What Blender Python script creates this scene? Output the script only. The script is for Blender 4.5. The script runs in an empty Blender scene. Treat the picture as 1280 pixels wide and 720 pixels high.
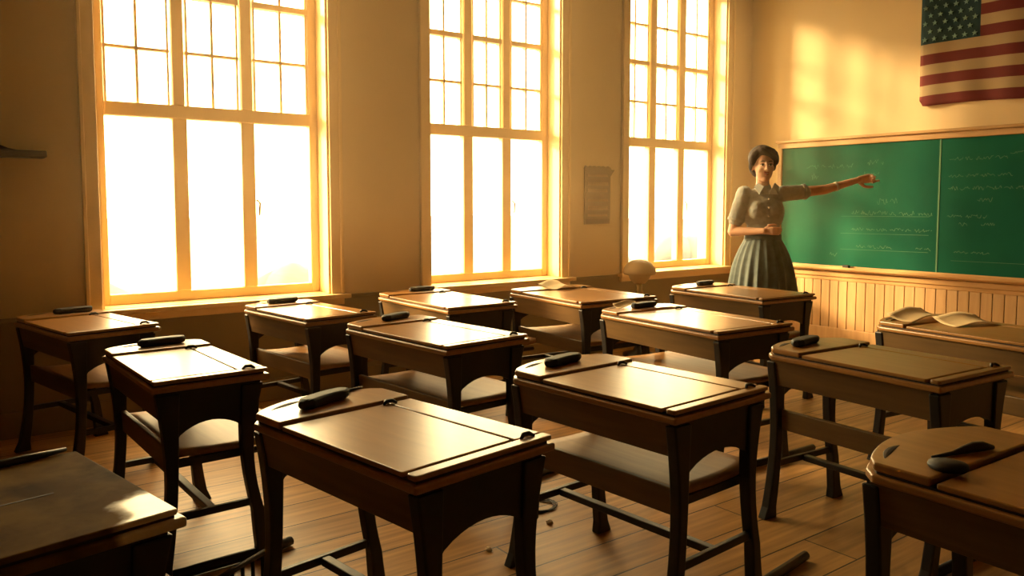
import bpy, bmesh, math, random
from mathutils import Vector, Matrix
R = math.radians
PI = math.pi
scene = bpy.context.scene
col = scene.collection
random.seed(7)

# ------------------------------------------------------------------ room
YW = 4.95      # inner plane of the window wall
XB = 6.57      # inner plane of the chalkboard wall
X0, Y0, ZC = -1.9, -2.6, 4.0
EYE = 1.25
TOP = 0.675    # desk top height
SILL = 0.655

# ------------------------------------------------------------------ materials
def new_mat(name):
    m = bpy.data.materials.new(name); m.use_nodes = True
    nt = m.node_tree
    return m, nt, nt.nodes, nt.links, nt.nodes['Principled BSDF']

def plain(name, rgb, rough=0.5, metal=0.0, noise=0.0, scale=8.0, bump=0.0, spec=0.5, coat=0.0, sheen=0.0):
    m, nt, N, Lk, P = new_mat(name)
    P.inputs['Base Color'].default_value = (*rgb, 1)
    P.inputs['Roughness'].default_value = rough
    P.inputs['Metallic'].default_value = metal
    P.inputs['Specular IOR Level'].default_value = spec
    P.inputs['Coat Weight'].default_value = coat
    P.inputs['Sheen Weight'].default_value = sheen
    tc = N.new('ShaderNodeTexCoord'); nz = N.new('ShaderNodeTexNoise')
    nz.inputs['Scale'].default_value = scale; nz.inputs['Detail'].default_value = 6
    Lk.new(tc.outputs['Object'], nz.inputs['Vector'])
    if noise:
        mx = N.new('ShaderNodeMix'); mx.data_type = 'RGBA'
        mx.inputs['A'].default_value = (*[c*(1-noise) for c in rgb], 1)
        mx.inputs['B'].default_value = (*[min(1, c*(1+noise)) for c in rgb], 1)
        Lk.new(nz.outputs['Fac'], mx.inputs['Factor']); Lk.new(mx.outputs['Result'], P.inputs['Base Color'])
    if bump:
        b = N.new('ShaderNodeBump'); b.inputs['Strength'].default_value = bump; b.inputs['Distance'].default_value = 0.01
        Lk.new(nz.outputs['Fac'], b.inputs['Height']); Lk.new(b.outputs['Normal'], P.inputs['Normal'])
    return m

def wood(name, dark, light, rough=0.35, stretch=(14, 1.2, 14), scale=2.5, bump=0.08, worn=None, spec=0.5, coat=0.0):
    m, nt, N, Lk, P = new_mat(name)
    tc = N.new('ShaderNodeTexCoord'); mp = N.new('ShaderNodeMapping'); mp.inputs['Scale'].default_value = stretch
    nz = N.new('ShaderNodeTexNoise'); nz.inputs['Scale'].default_value = scale; nz.inputs['Detail'].default_value = 8
    nz.inputs['Distortion'].default_value = 0.6
    cr = N.new('ShaderNodeValToRGB')
    cr.color_ramp.elements[0].position = 0.3; cr.color_ramp.elements[0].color = (*dark, 1)
    cr.color_ramp.elements[1].position = 0.7; cr.color_ramp.elements[1].color = (*light, 1)
    Lk.new(tc.outputs['Object'], mp.inputs['Vector']); Lk.new(mp.outputs['Vector'], nz.inputs['Vector'])
    Lk.new(nz.outputs['Fac'], cr.inputs['Fac'])
    out = cr.outputs['Color']
    if worn:
        n2 = N.new('ShaderNodeTexNoise'); n2.inputs['Scale'].default_value = 7; n2.inputs['Detail'].default_value = 10
        Lk.new(tc.outputs['Object'], n2.inputs['Vector'])
        r2 = N.new('ShaderNodeValToRGB'); r2.color_ramp.elements[0].position = 0.42; r2.color_ramp.elements[1].position = 0.66
        Lk.new(n2.outputs['Fac'], r2.inputs['Fac'])
        mx = N.new('ShaderNodeMix'); mx.data_type = 'RGBA'; mx.inputs['B'].default_value = (*worn, 1)
        Lk.new(r2.outputs['Color'], mx.inputs['Factor']); Lk.new(out, mx.inputs['A']); out = mx.outputs['Result']
    if worn:   # rubbed-off corner: irregular pale glossy patch painting in the window's reflection
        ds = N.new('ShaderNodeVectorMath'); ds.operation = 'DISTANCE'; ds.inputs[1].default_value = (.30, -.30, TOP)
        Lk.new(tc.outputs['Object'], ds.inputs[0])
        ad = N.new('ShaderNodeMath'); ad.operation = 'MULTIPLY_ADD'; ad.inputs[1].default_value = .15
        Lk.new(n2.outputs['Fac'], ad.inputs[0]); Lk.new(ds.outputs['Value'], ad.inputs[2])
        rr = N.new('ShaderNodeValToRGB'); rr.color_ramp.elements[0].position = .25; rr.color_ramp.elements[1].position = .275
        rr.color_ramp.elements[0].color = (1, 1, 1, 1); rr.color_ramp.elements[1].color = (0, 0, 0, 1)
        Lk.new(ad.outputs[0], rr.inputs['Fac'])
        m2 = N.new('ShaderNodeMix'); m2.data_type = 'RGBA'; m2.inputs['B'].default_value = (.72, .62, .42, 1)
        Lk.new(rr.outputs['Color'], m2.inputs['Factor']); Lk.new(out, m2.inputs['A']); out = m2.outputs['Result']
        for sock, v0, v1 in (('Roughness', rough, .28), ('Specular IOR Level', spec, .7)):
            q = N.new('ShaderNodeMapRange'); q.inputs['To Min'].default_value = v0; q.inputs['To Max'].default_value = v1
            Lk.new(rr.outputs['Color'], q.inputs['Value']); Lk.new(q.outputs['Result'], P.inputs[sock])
    Lk.new(out, P.inputs['Base Color'])
    P.inputs['Roughness'].default_value = rough; P.inputs['Specular IOR Level'].default_value = spec
    P.inputs['Coat Weight'].default_value = coat; P.inputs['Coat Roughness'].default_value = 0.25
    b = N.new('ShaderNodeBump'); b.inputs['Strength'].default_value = bump; b.inputs['Distance'].default_value = 0.004
    Lk.new(nz.outputs['Fac'], b.inputs['Height']); Lk.new(b.outputs['Normal'], P.inputs['Normal'])
    return m

def plank_floor():
    m, nt, N, Lk, P = new_mat('plank_floor')
    tc = N.new('ShaderNodeTexCoord')
    br = N.new('ShaderNodeTexBrick')
    br.offset = 0.37; br.squash = 1
    br.inputs['Scale'].default_value = 1
    br.inputs['Brick Width'].default_value = 2.6; br.inputs['Row Height'].default_value = 0.21
    br.inputs['Mortar Size'].default_value = 0.0035; br.inputs['Mortar Smooth'].default_value = 0.2
    br.inputs['Color1'].default_value = (0.46, 0.25, 0.085, 1); br.inputs['Color2'].default_value = (0.34, 0.175, 0.056, 1)
    br.inputs['Mortar'].default_value = (0.02, 0.01, 0.004, 1); br.inputs['Bias'].default_value = -0.2
    Lk.new(tc.outputs['Object'], br.inputs['Vector'])
    mp = N.new('ShaderNodeMapping'); mp.inputs['Scale'].default_value = (1, 16, 1)
    nz = N.new('ShaderNodeTexNoise'); nz.inputs['Scale'].default_value = 2.2; nz.inputs['Detail'].default_value = 9
    Lk.new(tc.outputs['Object'], mp.inputs['Vector']); Lk.new(mp.outputs['Vector'], nz.inputs['Vector'])
    mx = N.new('ShaderNodeMix'); mx.data_type = 'RGBA'; mx.blend_type = 'OVERLAY'; mx.inputs['Factor'].default_value = 0.75
    Lk.new(br.outputs['Color'], mx.inputs['A']); Lk.new(nz.outputs['Fac'], mx.inputs['B'])
    Lk.new(mx.outputs['Result'], P.inputs['Base Color'])
    n3 = N.new('ShaderNodeTexNoise'); n3.inputs['Scale'].default_value = 1.7; n3.inputs['Detail'].default_value = 4
    Lk.new(tc.outputs['Object'], n3.inputs['Vector'])
    mr = N.new('ShaderNodeMapRange'); mr.inputs['To Min'].default_value = 0.32; mr.inputs['To Max'].default_value = 0.55
    Lk.new(n3.outputs['Fac'], mr.inputs['Value']); Lk.new(mr.outputs['Result'], P.inputs['Roughness'])
    b = N.new('ShaderNodeBump'); b.inputs['Strength'].default_value = 0.35; b.inputs['Distance'].default_value = 0.006
    inv = N.new('ShaderNodeMath'); inv.operation = 'SUBTRACT'; inv.inputs[0].default_value = 1
    Lk.new(br.outputs['Fac'], inv.inputs[1]); 
    ad = N.new('ShaderNodeMath'); ad.operation = 'MULTIPLY_ADD'; ad.inputs[1].default_value = 0.25
    Lk.new(nz.outputs['Fac'], ad.inputs[0]); Lk.new(inv.outputs[0], ad.inputs[2])
    Lk.new(ad.outputs[0], b.inputs['Height']); Lk.new(b.outputs['Normal'], P.inputs['Normal'])
    return m

def glass_mat():
    m = bpy.data.materials.new('window_glass'); m.use_nodes = True
    nt = m.node_tree; N = nt.nodes; Lk = nt.links; N.clear()
    o = N.new('ShaderNodeOutputMaterial'); t = N.new('ShaderNodeBsdfTransparent'); g = N.new('ShaderNodeBsdfGlossy')
    g.inputs['Roughness'].default_value = 0.03
    mx = N.new('ShaderNodeMixShader'); mx.inputs[0].default_value = .05
    t.inputs['Color'].default_value = (0.96, 0.96, 0.93, 1)
    Lk.new(t.outputs[0], mx.inputs[1]); Lk.new(g.outputs[0], mx.inputs[2])
    Lk.new(mx.outputs[0], o.inputs['Surface'])
    return m

M = {}
M['plaster'] = plain('cream_plaster', (0.80, 0.60, 0.33), 0.85, noise=0.05, scale=2.2, bump=0.05)
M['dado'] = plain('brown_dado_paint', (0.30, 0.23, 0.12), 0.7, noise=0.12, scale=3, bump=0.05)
M['ceiling'] = plain('ceiling_paint', (0.6, 0.5, 0.34), 0.9, noise=0.04)
M['unseen_wall'] = plain('dark_unseen_wall', (0.10, 0.055, 0.025), 0.6, noise=0.15)  # unseen walls made dark brown to cut bounce light
M['floor'] = plank_floor()
M['frame'] = plain('cream_gloss_paint', (0.90, 0.66, 0.32), 0.45, noise=0.05, scale=6, bump=0.03)
M['glass'] = glass_mat()
M['bead'] = wood('beadboard_wood', (0.50, 0.30, 0.13), (0.62, 0.40, 0.19), 0.5, (10, 10, 1), 2.0)
M['boardframe'] = wood('board_frame_wood', (0.50, 0.28, 0.10), (0.66, 0.40, 0.17), 0.4, (10, 1, 10), 2.0)
M['top'] = wood('varnished_desktop_wood', (0.28, 0.125, 0.028), (0.37, 0.175, 0.042), 0.30, (14, 1.2, 14), 2.2, 0.03, spec=0.65, coat=0.25)
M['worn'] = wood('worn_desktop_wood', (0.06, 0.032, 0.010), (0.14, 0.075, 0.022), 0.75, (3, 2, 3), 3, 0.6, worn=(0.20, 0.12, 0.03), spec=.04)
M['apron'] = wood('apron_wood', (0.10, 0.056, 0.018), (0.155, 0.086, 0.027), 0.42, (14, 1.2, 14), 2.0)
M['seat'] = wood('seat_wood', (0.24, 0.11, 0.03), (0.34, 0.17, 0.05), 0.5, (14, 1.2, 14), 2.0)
M['iron'] = plain('black_painted_iron', (0.010, 0.007, 0.005), 0.42, noise=0.3, scale=30, bump=0.05)
M['black'] = plain('black_felt_and_wood', (0.010, 0.008, 0.008), 0.6)
M['brass'] = plain('dull_brass', (0.35, 0.24, 0.1), 0.35, metal=1)
M['paper'] = plain('aged_paper', (0.66, 0.50, 0.28), 0.7, noise=0.1, scale=10)
M['groove'] = plain('dark_gap', (0.03, 0.014, 0.006), 0.6)

# ------------------------------------------------------------------ mesh helpers
def obj(name, bm, m=None, parent=None, smooth=False, bevel=0, bseg=2, kind=None):
    me = bpy.data.meshes.new(name)
    bmesh.ops.recalc_face_normals(bm, faces=bm.faces[:])
    bm.to_mesh(me); bm.free()
    o = bpy.data.objects.new(name, me); col.objects.link(o)
    if m is not None:
        for x in (m if isinstance(m, (list, tuple)) else [m]): me.materials.append(x)
    if smooth:
        for p in me.polygons: p.use_smooth = True
    if bevel:
        b = o.modifiers.new('bevel', 'BEVEL'); b.width = bevel; b.segments = bseg; b.limit_method = 'ANGLE'; b.angle_limit = R(40)
    if parent is not None: o.parent = parent
    if kind: o['kind'] = kind
    return o

def thing(name, label, cat, loc=(0, 0, 0), rz=0, group=None, kind=None):
    o = bpy.data.objects.new(name, None); col.objects.link(o)
    o.empty_display_size = 0.1
    o.location = loc; o.rotation_euler = (0, 0, rz)
    tag(o, label, cat, group, kind)
    return o

def tag(o, label=None, cat=None, group=None, kind=None):
    if label: o['label'] = label
    if cat: o['category'] = cat
    if group: o['group'] = group
    if kind: o['kind'] = kind
    return o

def box(bm, a, b, mi=0):
    x0, y0, z0 = [min(p, q) for p, q in zip(a, b)]; x1, y1, z1 = [max(p, q) for p, q in zip(a, b)]
    v = [bm.verts.new(p) for p in ((x0,y0,z0),(x1,y0,z0),(x1,y1,z0),(x0,y1,z0),(x0,y0,z1),(x1,y0,z1),(x1,y1,z1),(x0,y1,z1))]
    for f in ((0,3,2,1),(4,5,6,7),(0,1,5,4),(1,2,6,5),(2,3,7,6),(3,0,4,7)):
        fc = bm.faces.new([v[i] for i in f]); fc.material_index = mi
    return v

def prism(bm, pts, z0, z1, plane='xy'):
    """extrude an outline: 'xy' along z, 'xz' along y, 'yz' along x"""
    def mk(p, h):
        if plane == 'xy': return (p[0], p[1], h)
        if plane == 'xz': return (p[0], h, p[1])
        return (h, p[0], p[1])
    a = [bm.verts.new(mk(p, z0)) for p in pts]; b = [bm.verts.new(mk(p, z1)) for p in pts]
    n = len(pts)
    bm.faces.new(a[::-1]); bm.faces.new(b)
    for i in range(n):
        bm.faces.new((a[i], a[(i+1) % n], b[(i+1) % n], b[i]))

def tube(bm, pts, rad, seg=8, caps=True, sx=1.0, sy=1.0):
    """swept tube through pts; rad number or list; sx/sy squash the section"""
    pts = [Vector(p) for p in pts]; n = len(pts)
    rs = rad if isinstance(rad, (list, tuple)) else [rad]*n
    rings = []
    t0 = (pts[1]-pts[0]).normalized()
    ref = Vector((0, 0, 1)) if abs(t0.z) < 0.9 else Vector((1, 0, 0))
    u = t0.cross(ref).normalized()
    for i, p in enumerate(pts):
        t = (pts[min(i+1, n-1)] - pts[max(i-1, 0)]).normalized()
        u = (u - t*u.dot(t)).normalized(); w = t.cross(u)
        rings.append([bm.verts.new(p + (u*math.cos(2*PI*k/seg)*sx + w*math.sin(2*PI*k/seg)*sy)*rs[i]) for k in range(seg)])
    for i in range(n-1):
        for k in range(seg):
            bm.faces.new((rings[i][k], rings[i][(k+1) % seg], rings[i+1][(k+1) % seg], rings[i+1][k]))
    if caps:
        bm.faces.new(rings[0][::-1]); bm.faces.new(rings[-1])

def lathe(bm, prof, seg=24, c=(0, 0), sx=1, sy=1):
    rings = []
    for r, z in prof:
        if r < 1e-5: rings.append([bm.verts.new((c[0], c[1], z))])
        else: rings.append([bm.verts.new((c[0]+r*sx*math.cos(2*PI*k/seg), c[1]+r*sy*math.sin(2*PI*k/seg), z)) for k in range(seg)])
    for a, b in zip(rings, rings[1:]):
        for k in range(seg):
            q = [a[k % len(a)], a[(k+1) % len(a)], b[(k+1) % len(b)], b[k % len(b)]]
            u = []
            for v in q:
                if v not in u: u.append(v)
            if len(u) > 2: bm.faces.new(u)
    if len(rings[0]) > 1: bm.faces.new(rings[0][::-1])
    if len(rings[-1]) > 1: bm.faces.new(rings[-1])

def ell(bm, c, r, seg=20, rot=None):
    mat = Matrix.Translation(c) @ (rot.to_4x4() if rot else Matrix.Identity(4)) @ Matrix.Diagonal((*r, 1))
    bmesh.ops.create_uvsphere(bm, u_segments=seg, v_segments=seg//2, radius=1, matrix=mat)

def cap(bm, a, b, ra, rb, seg=14):
    """tapered capsule"""
    a = Vector(a); b = Vector(b); d = b-a; L = d.length; t = d.normalized()
    pts = []; rs = []
    for k in range(5):
        th = PI/2*(k/5); pts.append(a - t*ra*math.cos(th)); rs.append(max(ra*math.sin(th), ra*0.05))
    pts.append(a); rs.append(ra)
    pts.append(b); rs.append(rb)
    for k in range(1, 6):
        th = PI/2*(k/5); pts.append(b + t*rb*math.sin(th)); rs.append(max(rb*math.cos(th), rb*0.05))
    tube(bm, pts, rs, seg)

def remesh(o, vs, smooth_it=6):
    r = o.modifiers.new('remesh', 'REMESH'); r.mode = 'VOXEL'; r.voxel_size = vs; r.use_smooth_shade = True
    s = o.modifiers.new('smooth', 'SMOOTH'); s.factor = 0.5; s.iterations = smooth_it

# ------------------------------------------------------------------ shell
WIN = [(0.80, 2.165), (2.93, 4.147), (4.90, 6.19)]
WTOP = 3.28
WT = 0.32
bm = bmesh.new(); box(bm, (X0-.3, Y0-.3, -0.1), (XB+.3, YW+.32, 0)); obj('floor', bm, M['floor'], kind='structure')
bm = bmesh.new(); box(bm, (X0-.3, Y0-.3, ZC), (XB+.3, YW+.32, ZC+.2)); obj('ceiling', bm, M['ceiling'], kind='structure')
bm = bmesh.new(); box(bm, (XB, Y0-.3, 0), (XB+.3, YW+.32, ZC)); obj('wall_front', bm, M['plaster'], kind='structure')
bm = bmesh.new(); box(bm, (X0-.3, Y0-.3, 0), (X0, YW+.32, ZC)); obj('wall_back', bm, M['unseen_wall'], kind='structure')
bm = bmesh.new(); box(bm, (X0, Y0-.3, 0), (XB, Y0, ZC)); obj('wall_right', bm, M['unseen_wall'], kind='structure')
bm = bmesh.new()
xs = [X0] + [v for w in WIN for v in w] + [XB]
for i in range(0, len(xs), 2):
    box(bm, (xs[i], YW, SILL-.02), (xs[i+1], YW+WT, ZC))
for a, b in WIN: box(bm, (a, YW, WTOP), (b, YW+WT, ZC))
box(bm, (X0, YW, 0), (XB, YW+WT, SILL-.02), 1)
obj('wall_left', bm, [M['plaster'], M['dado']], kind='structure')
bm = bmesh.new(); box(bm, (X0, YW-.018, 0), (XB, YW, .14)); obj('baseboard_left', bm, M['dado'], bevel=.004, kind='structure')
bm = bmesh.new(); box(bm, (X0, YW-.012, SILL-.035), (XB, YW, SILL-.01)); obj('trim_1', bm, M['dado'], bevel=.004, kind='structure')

# windows
def window(n, a, b):
    w = thing('window_%d' % n, None, None, ((a+b)/2, YW, SILL)); w['kind'] = 'structure'
    h = (b-a)/2; H = WTOP-SILL
    yi, yo = 0.15, 0.21        # frame plane
    # casing on the room side
    bm = bmesh.new()
    cw = .085
    for s in (-1, 1):
        box(bm, (s*h, -.022, -.0), (s*(h+cw), 0, H+cw))
        box(bm, (s*(h+cw-.02), -.034, 0), (s*(h+cw), 0, H+cw))
    box(bm, (-h, -.022, H), (h, 0, H+cw))
    obj('casing', bm, M['frame'], w, bevel=.004)
    bm = bmesh.new()
    box(bm, (-h-.12, -.07, -.03), (h+.12, .005, 0)); box(bm, (-h-.09, -.025, -.075), (h+.09, 0, -.03))
    box(bm, (-h+.001, .0, -.019), (h-.001, .30, 0.004))
    obj('sill', bm, M['frame'], w, bevel=.006)
    bm = bmesh.new()
    for s in (-1, 1): box(bm, (s*(h-.012), -.0, .004), (s*(h-.001), .30, H-.001))
    box(bm, (-h+.012, 0, H-.012), (h-.012, .30, H-.001))
    obj('jamb', bm, M['frame'], w)
    # sashes
    f = .055; zt = 1.80-SILL; tr = .04
    bm = bmesh.new()
    for s in (-1, 1): box(bm, (s*(h-.012), yi, .004), (s*(h-.012-f), yo, H-.012))
    box(bm, (-h+.012+f, yi, .004), (h-.012-f, yo, .065))
    box(bm, (-h+.012+f, yi, H-.012), (h-.012-f, yo, H-.07))
    obj('frame', bm, M['frame'], w, bevel=.005)
    bm = bmesh.new(); box(bm, (-h+.067, yi-.02, zt-tr), (h-.067, yo, zt+tr)); obj('transom', bm, M['frame'], w, bevel=.006)
    ix = h-.067; m = .043
    c1 = -ix + (2*ix)/3; c2 = -ix + 4*ix/3
    for c in (c1, c2):
        bm = bmesh.new(); box(bm, (c-m, yi-.008, .065), (c+m, yo, zt-tr)); box(bm, (c-m*.8, yi-.008, zt+tr), (c+m*.8, yo, H-.07))
        obj('mullion', bm, M['frame'], w, bevel=.006)
    bm = bmesh.new()
    edges = [(-ix, c1-m), (c1+m, c2-m), (c2+m, ix)]
    for e0, e1 in edges:
        c = (e0+e1)/2
        box(bm, (c-.008, yi+.01, zt+tr), (c+.008, yo-.01, H-.07))
        for zz in (2.16, 2.84):
            box(bm, (e0, yi+.01, zz-SILL-.008), (e1, yo-.01, zz-SILL+.008))
        box(bm, (e0, yi+.0, 2.505-SILL-.018), (e1, yo, 2.505-SILL+.018))
        # thin inner sash lines
        for ee in (e0+.012, e1-.012):
            box(bm, (ee-.006, yi+.008, zt+tr), (ee+.006, yo-.01, H-.07))
    obj('muntin', bm, M['frame'], w)
    bm = bmesh.new()
    box(bm, (-ix, yi+.028, .06), (ix, yi+.032, H-.06)); obj('glass', bm, M['glass'], w)
    # casement latch
    bm = bmesh.new(); tube(bm, [(c2+.045, yi-.012, .62), (c2+.06, yi-.03, .6), (c2+.055, yi-.03, .52)], .007)
    obj('latch', bm, M['brass'], w)
    return w
for i, (a, b) in enumerate(WIN): window(i+1, a, b)

# exterior ground and distant hedge, all strongly lit
bm = bmesh.new(); box(bm, (-60, YW+.34, -1.2), (90, 130, -1.0))
obj('ground_outside', bm, plain('pale_dry_grass', (0.11, 0.13, 0.19), 0.9, noise=0.25, scale=0.6), kind='structure')
TM = (plain('sunlit_leaves', (0.07, 0.09, 0.10), 0.9, noise=0.3, scale=2), plain('bark', (0.06, 0.06, 0.07), 0.9))
leafy = bpy.data.textures.new('leafy', 'CLOUDS'); leafy.noise_scale = .35
def bush(x, y, r, h, lab):
    bm = bmesh.new(); rnd = random.Random(int(x*10))
    for k in range(9):
        bmesh.ops.create_icosphere(bm, subdivisions=3, radius=rnd.uniform(.45, .7)*r, matrix=Matrix.Translation((rnd.uniform(-.6, .6)*r, rnd.uniform(-.4, .4)*r, h*rnd.uniform(.2, .75))))
    o = obj('bush', bm, TM[0], smooth=True); o.location = (x, y, -1.0); tag(o, lab, 'bush')
    d = o.modifiers.new('displace', 'DISPLACE'); d.texture = leafy; d.strength = .25; d.mid_level = .5
bush(1.6, 9.5, .8, 1.3, 'hazy low bush outside behind the left pane of the left-hand window')
bush(4.1, 9.9, .9, 1.4, 'hazy low bush outside behind the right pane of the left-hand window')
bush(9.6, 10.0, .8, 1.3, 'hazy bush outside behind the left pane of the right-hand window')
bush(11.4, 9.8, .7, 1.7, 'hazy tall bush outside behind the right pane of the right-hand window')

# ------------------------------------------------------------------ board wall
bm = bmesh.new()
bw = .085; z1 = .60
y = Y0 + .02
while y < YW-.03:
    y2 = min(y+bw-.006, YW-.02)
    box(bm, (XB-.014, y, .14), (XB, y2, z1)); y += bw
box(bm, (XB-.004, Y0+.02, .14), (XB, YW-.02, z1), 1)
w = obj('trim_2', bm, [M['bead'], M['groove']], kind='structure', bevel=.003, bseg=1)
bm = bmesh.new(); box(bm, (XB-.035, Y0, z1), (XB, YW-.02, z1+.045)); box(bm, (XB-.02, Y0, z1-.035), (XB, YW-.02, z1))
obj('trim_3', bm, M['boardframe'], bevel=.006, kind='structure')
bm = bmesh.new(); box(bm, (XB-.022, Y0, 0), (XB, YW-.02, .14)); obj('baseboard_front', bm, M['bead'], bevel=.004, kind='structure')

BY0, BY1, BZ0, BZ1 = -0.9, 4.56, .70, 1.765
brd = thing('chalkboard', 'long green chalkboard in a wooden frame on the front wall, faint writing on it', 'chalkboard', (XB, 0, BZ0))
m, nt, N, Lk, P = new_mat('green_chalkboard')
tc = N.new('ShaderNodeTexCoord'); nz = N.new('ShaderNodeTexNoise'); nz.inputs['Scale'].default_value = 1.3; nz.inputs['Detail'].default_value = 7
cr = N.new('ShaderNodeValToRGB'); cr.color_ramp.elements[0].color = (0.003, 0.075, 0.045, 1); cr.color_ramp.elements[1].color = (0.008, 0.13, 0.075, 1)
cr.color_ramp.elements[0].position = .3; cr.color_ramp.elements[1].position = .75
Lk.new(tc.outputs['Object'], nz.inputs['Vector']); Lk.new(nz.outputs['Fac'], cr.inputs['Fac']); Lk.new(cr.outputs['Color'], P.inputs['Base Color'])
P.inputs['Roughness'].default_value = .8; P.inputs['Specular IOR Level'].default_value = .15; M['green'] = m
for (ya, yb) in ((3.115, BY1), (1.6, 3.105), (BY0, 1.59)):
    bm = bmesh.new(); box(bm, (-.025, ya, 0), (-.001, yb, BZ1-BZ0)); obj('writing_panel', bm, M['green'], brd)
strip = plain('pale_green_strip', (.10, .25, .13), .5)
for yy in (3.11, 1.595):
    bm = bmesh.new(); box(bm, (-.028, yy-.006, 0), (-.001, yy+.006, BZ1-BZ0)); obj('joint_strip', bm, strip, brd)
bm = bmesh.new()
box(bm, (-.04, BY0, BZ1-BZ0), (0, BY1+.045, BZ1-BZ0+.05)); box(bm, (-.06, BY0, BZ1-BZ0+.05), (0, BY1+.06, BZ1-BZ0+.075))
box(bm, (-.04, BY1, -.02), (0, BY1+.045, BZ1-BZ0))
obj('frame', bm, M['boardframe'], brd, bevel=.006)
bm = bmesh.new(); prism(bm, [(0, -.045), (-.07, -.045), (-.09, -.03), (-.09, -.008), (-.082, -.008), (-.078, -.022), (-.03, -.022), (-.03, 0), (0, 0)], BY0, BY1+.045, 'xz')
obj('chalk_tray', bm, M['boardframe'], brd, bevel=.003)
# chalk marks: rows of illegible handwriting strokes
chalk = plain('chalk', (.12, .24, .13), .9); rnd = random.Random(3)
def scribble(y0, y1, z, h, dens=1.0):
    bm = None
    """words running toward -Y (left to right as seen)"""
    y = y0
    while y > y1:
        wl = rnd.uniform(.04, .13)
        if rnd.random() > dens: y -= wl + .03; continue
        yy = y; px, pz = yy, z; bm = bmesh.new()
        while yy > max(y-wl, y1):
            ny = yy - rnd.uniform(.004, .011); nz_ = z + rnd.uniform(-.45, .55)*h
            a = Vector((-.0262, px, pz)); b = Vector((-.0262, ny, nz_)); d = b-a
            nn = Vector((0, -d.z, d.y)).normalized()*rnd.uniform(.0009, .0020)
            bm.faces.new([bm.verts.new(v) for v in (a-nn, b-nn, b+nn, a+nn)])
            px, pz = ny, nz_; yy = ny
        obj('chalk_word', bm, chalk, brd)
        y -= wl + rnd.uniform(.015, .03)
Zb = lambda z: z-BZ0
for (ya, yb, z, h, d) in [(4.25, 3.85, 1.50, .07, .6), (4.3, 3.75, 1.58, .04, .4), (3.72, 3.58, 1.60, .05, 1), (3.75, 3.62, 1.50, .05, 1),
        (3.62, 3.45, 1.27, .06, 1), (3.85, 3.16, 1.17, .045, .9), (3.85, 3.16, 1.03, .03, .85), (3.8, 3.16, .88, .03, .8), (4.05, 3.98, .80, .04, 1),
        (3.04, 2.62, 1.60, .03, .9), (2.6, 2.3, 1.63, .02, .6), (3.04, 2.4, 1.47, .03, .6), (3.04, 2.45, 1.37, .035, .7), (3.04, 2.4, 1.28, .035, .8),
        (3.04, 2.75, 1.15, .03, .9), (2.95, 2.6, 1.09, .03, .8), (2.98, 2.7, .87, .02, .7)]:
    scribble(ya, yb, Zb(z), h, d)
def longline(ya, yb, z):
    bm.faces.new([bm.verts.new(v) for v in ((-.0262, ya, z), (-.0262, yb, z+.004), (-.0262, yb, z+.007), (-.0262, ya, z+.002))])
for (a, b, z) in ((3.95, 3.18, .99), (3.95, 3.18, 1.14), (3.95, 3.18, .85), (3.0, 2.2, .80)):
    bm = bmesh.new(); longline(a, b, Zb(z)); obj('chalk_line', bm, chalk, brd)
bm = bmesh.new(); box(bm, (-.04, -.03, 0), (.0, .03, .012)); box(bm, (-.035, -.028, .012), (-.005, .028, .034))
tag(obj('board_eraser', bm, M['black'], bevel=.003), 'small black eraser on the chalk tray to the right of the teacher', 'eraser').location = (XB-.035, 3.87, BZ0-.0215)

# flag
def flag():
    W_, H_ = 1.45, 1.06; cols, sub = 46, 4
    root = thing('flag', 'striped flag with a starred blue corner hanging high on the front wall', 'flag', (XB-.03, 3.29, 2.03))
    mats = [plain('flag_red', (.15, .016, .012), .85, noise=.1), plain('flag_cream', (.42, .30, .16), .85, noise=.08), plain('flag_blue', (.008, .045, .055), .85)]
    bm = bmesh.new(); rows = 13*sub
    def P_(i, j):
        u = i/cols; v = j/rows
        yy = -u*W_; zz = v*H_
        r = .05   # rounded lower left corner
        if u*W_ < r and v*H_ < r: 
            k = r - math.sqrt(max(0, r*r-(r-u*W_)**2)); zz = max(zz, k)
        zz += .012*math.sin(u*7)*(1-v) 
        xx = -.012*math.sin(u*15+v*2.0) - .008*math.sin(u*31)*(1-v) 
        return (xx, yy, zz)
    g = [[bm.verts.new(P_(i, j)) for j in range(rows+1)] for i in range(cols+1)]
    for i in range(cols):
        for j in range(rows):
            f = bm.faces.new((g[i][j], g[i+1][j], g[i+1][j+1], g[i][j+1]))
            s = j//sub
            f.material_index = 0 if s % 2 == 0 else 1
            if s >= 6 and i < 14: f.material_index = 2
    o = obj('cloth', bm, mats, root, smooth=True)
    sd = o.modifiers.new('solid', 'SOLIDIFY'); sd.thickness = .03; sd.offset = -1
    starm = plain('star_white', (.22, .36, .30), .8)
    cw = 14/cols*W_; z0 = H_*6/13; ch = H_*7/13
    for r in range(9):
        for c in range(6 if r % 2 == 0 else 5):
            cy = -(cw*(c+.5+(0 if r % 2 == 0 else .5))/6); cz = z0 + ch*(r+.6)/9.2
            x = -.012*math.sin((-cy/W_)*15+(cz/H_)*2) - .008*math.sin((-cy/W_)*31)*(1-cz/H_) - .0045
            vs = []; bm = bmesh.new()
            for k in range(10):
                rr = .022 if k % 2 == 0 else .009
                a = PI/2 + k*PI/5
                vs.append(bm.verts.new((x, cy+rr*math.cos(a), cz+rr*math.sin(a))))
            bm.faces.new(vs)
            s = obj('star', bm, starm, root); sd = s.modifiers.new('solid', 'SOLIDIFY'); sd.thickness = .008
    bm = bmesh.new(); box(bm, (-.02, -W_-.02, H_), (.03, .02, H_+.03)); obj('hanging_rod', bm, M['boardframe'], root, bevel=.008)
flag()

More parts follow.
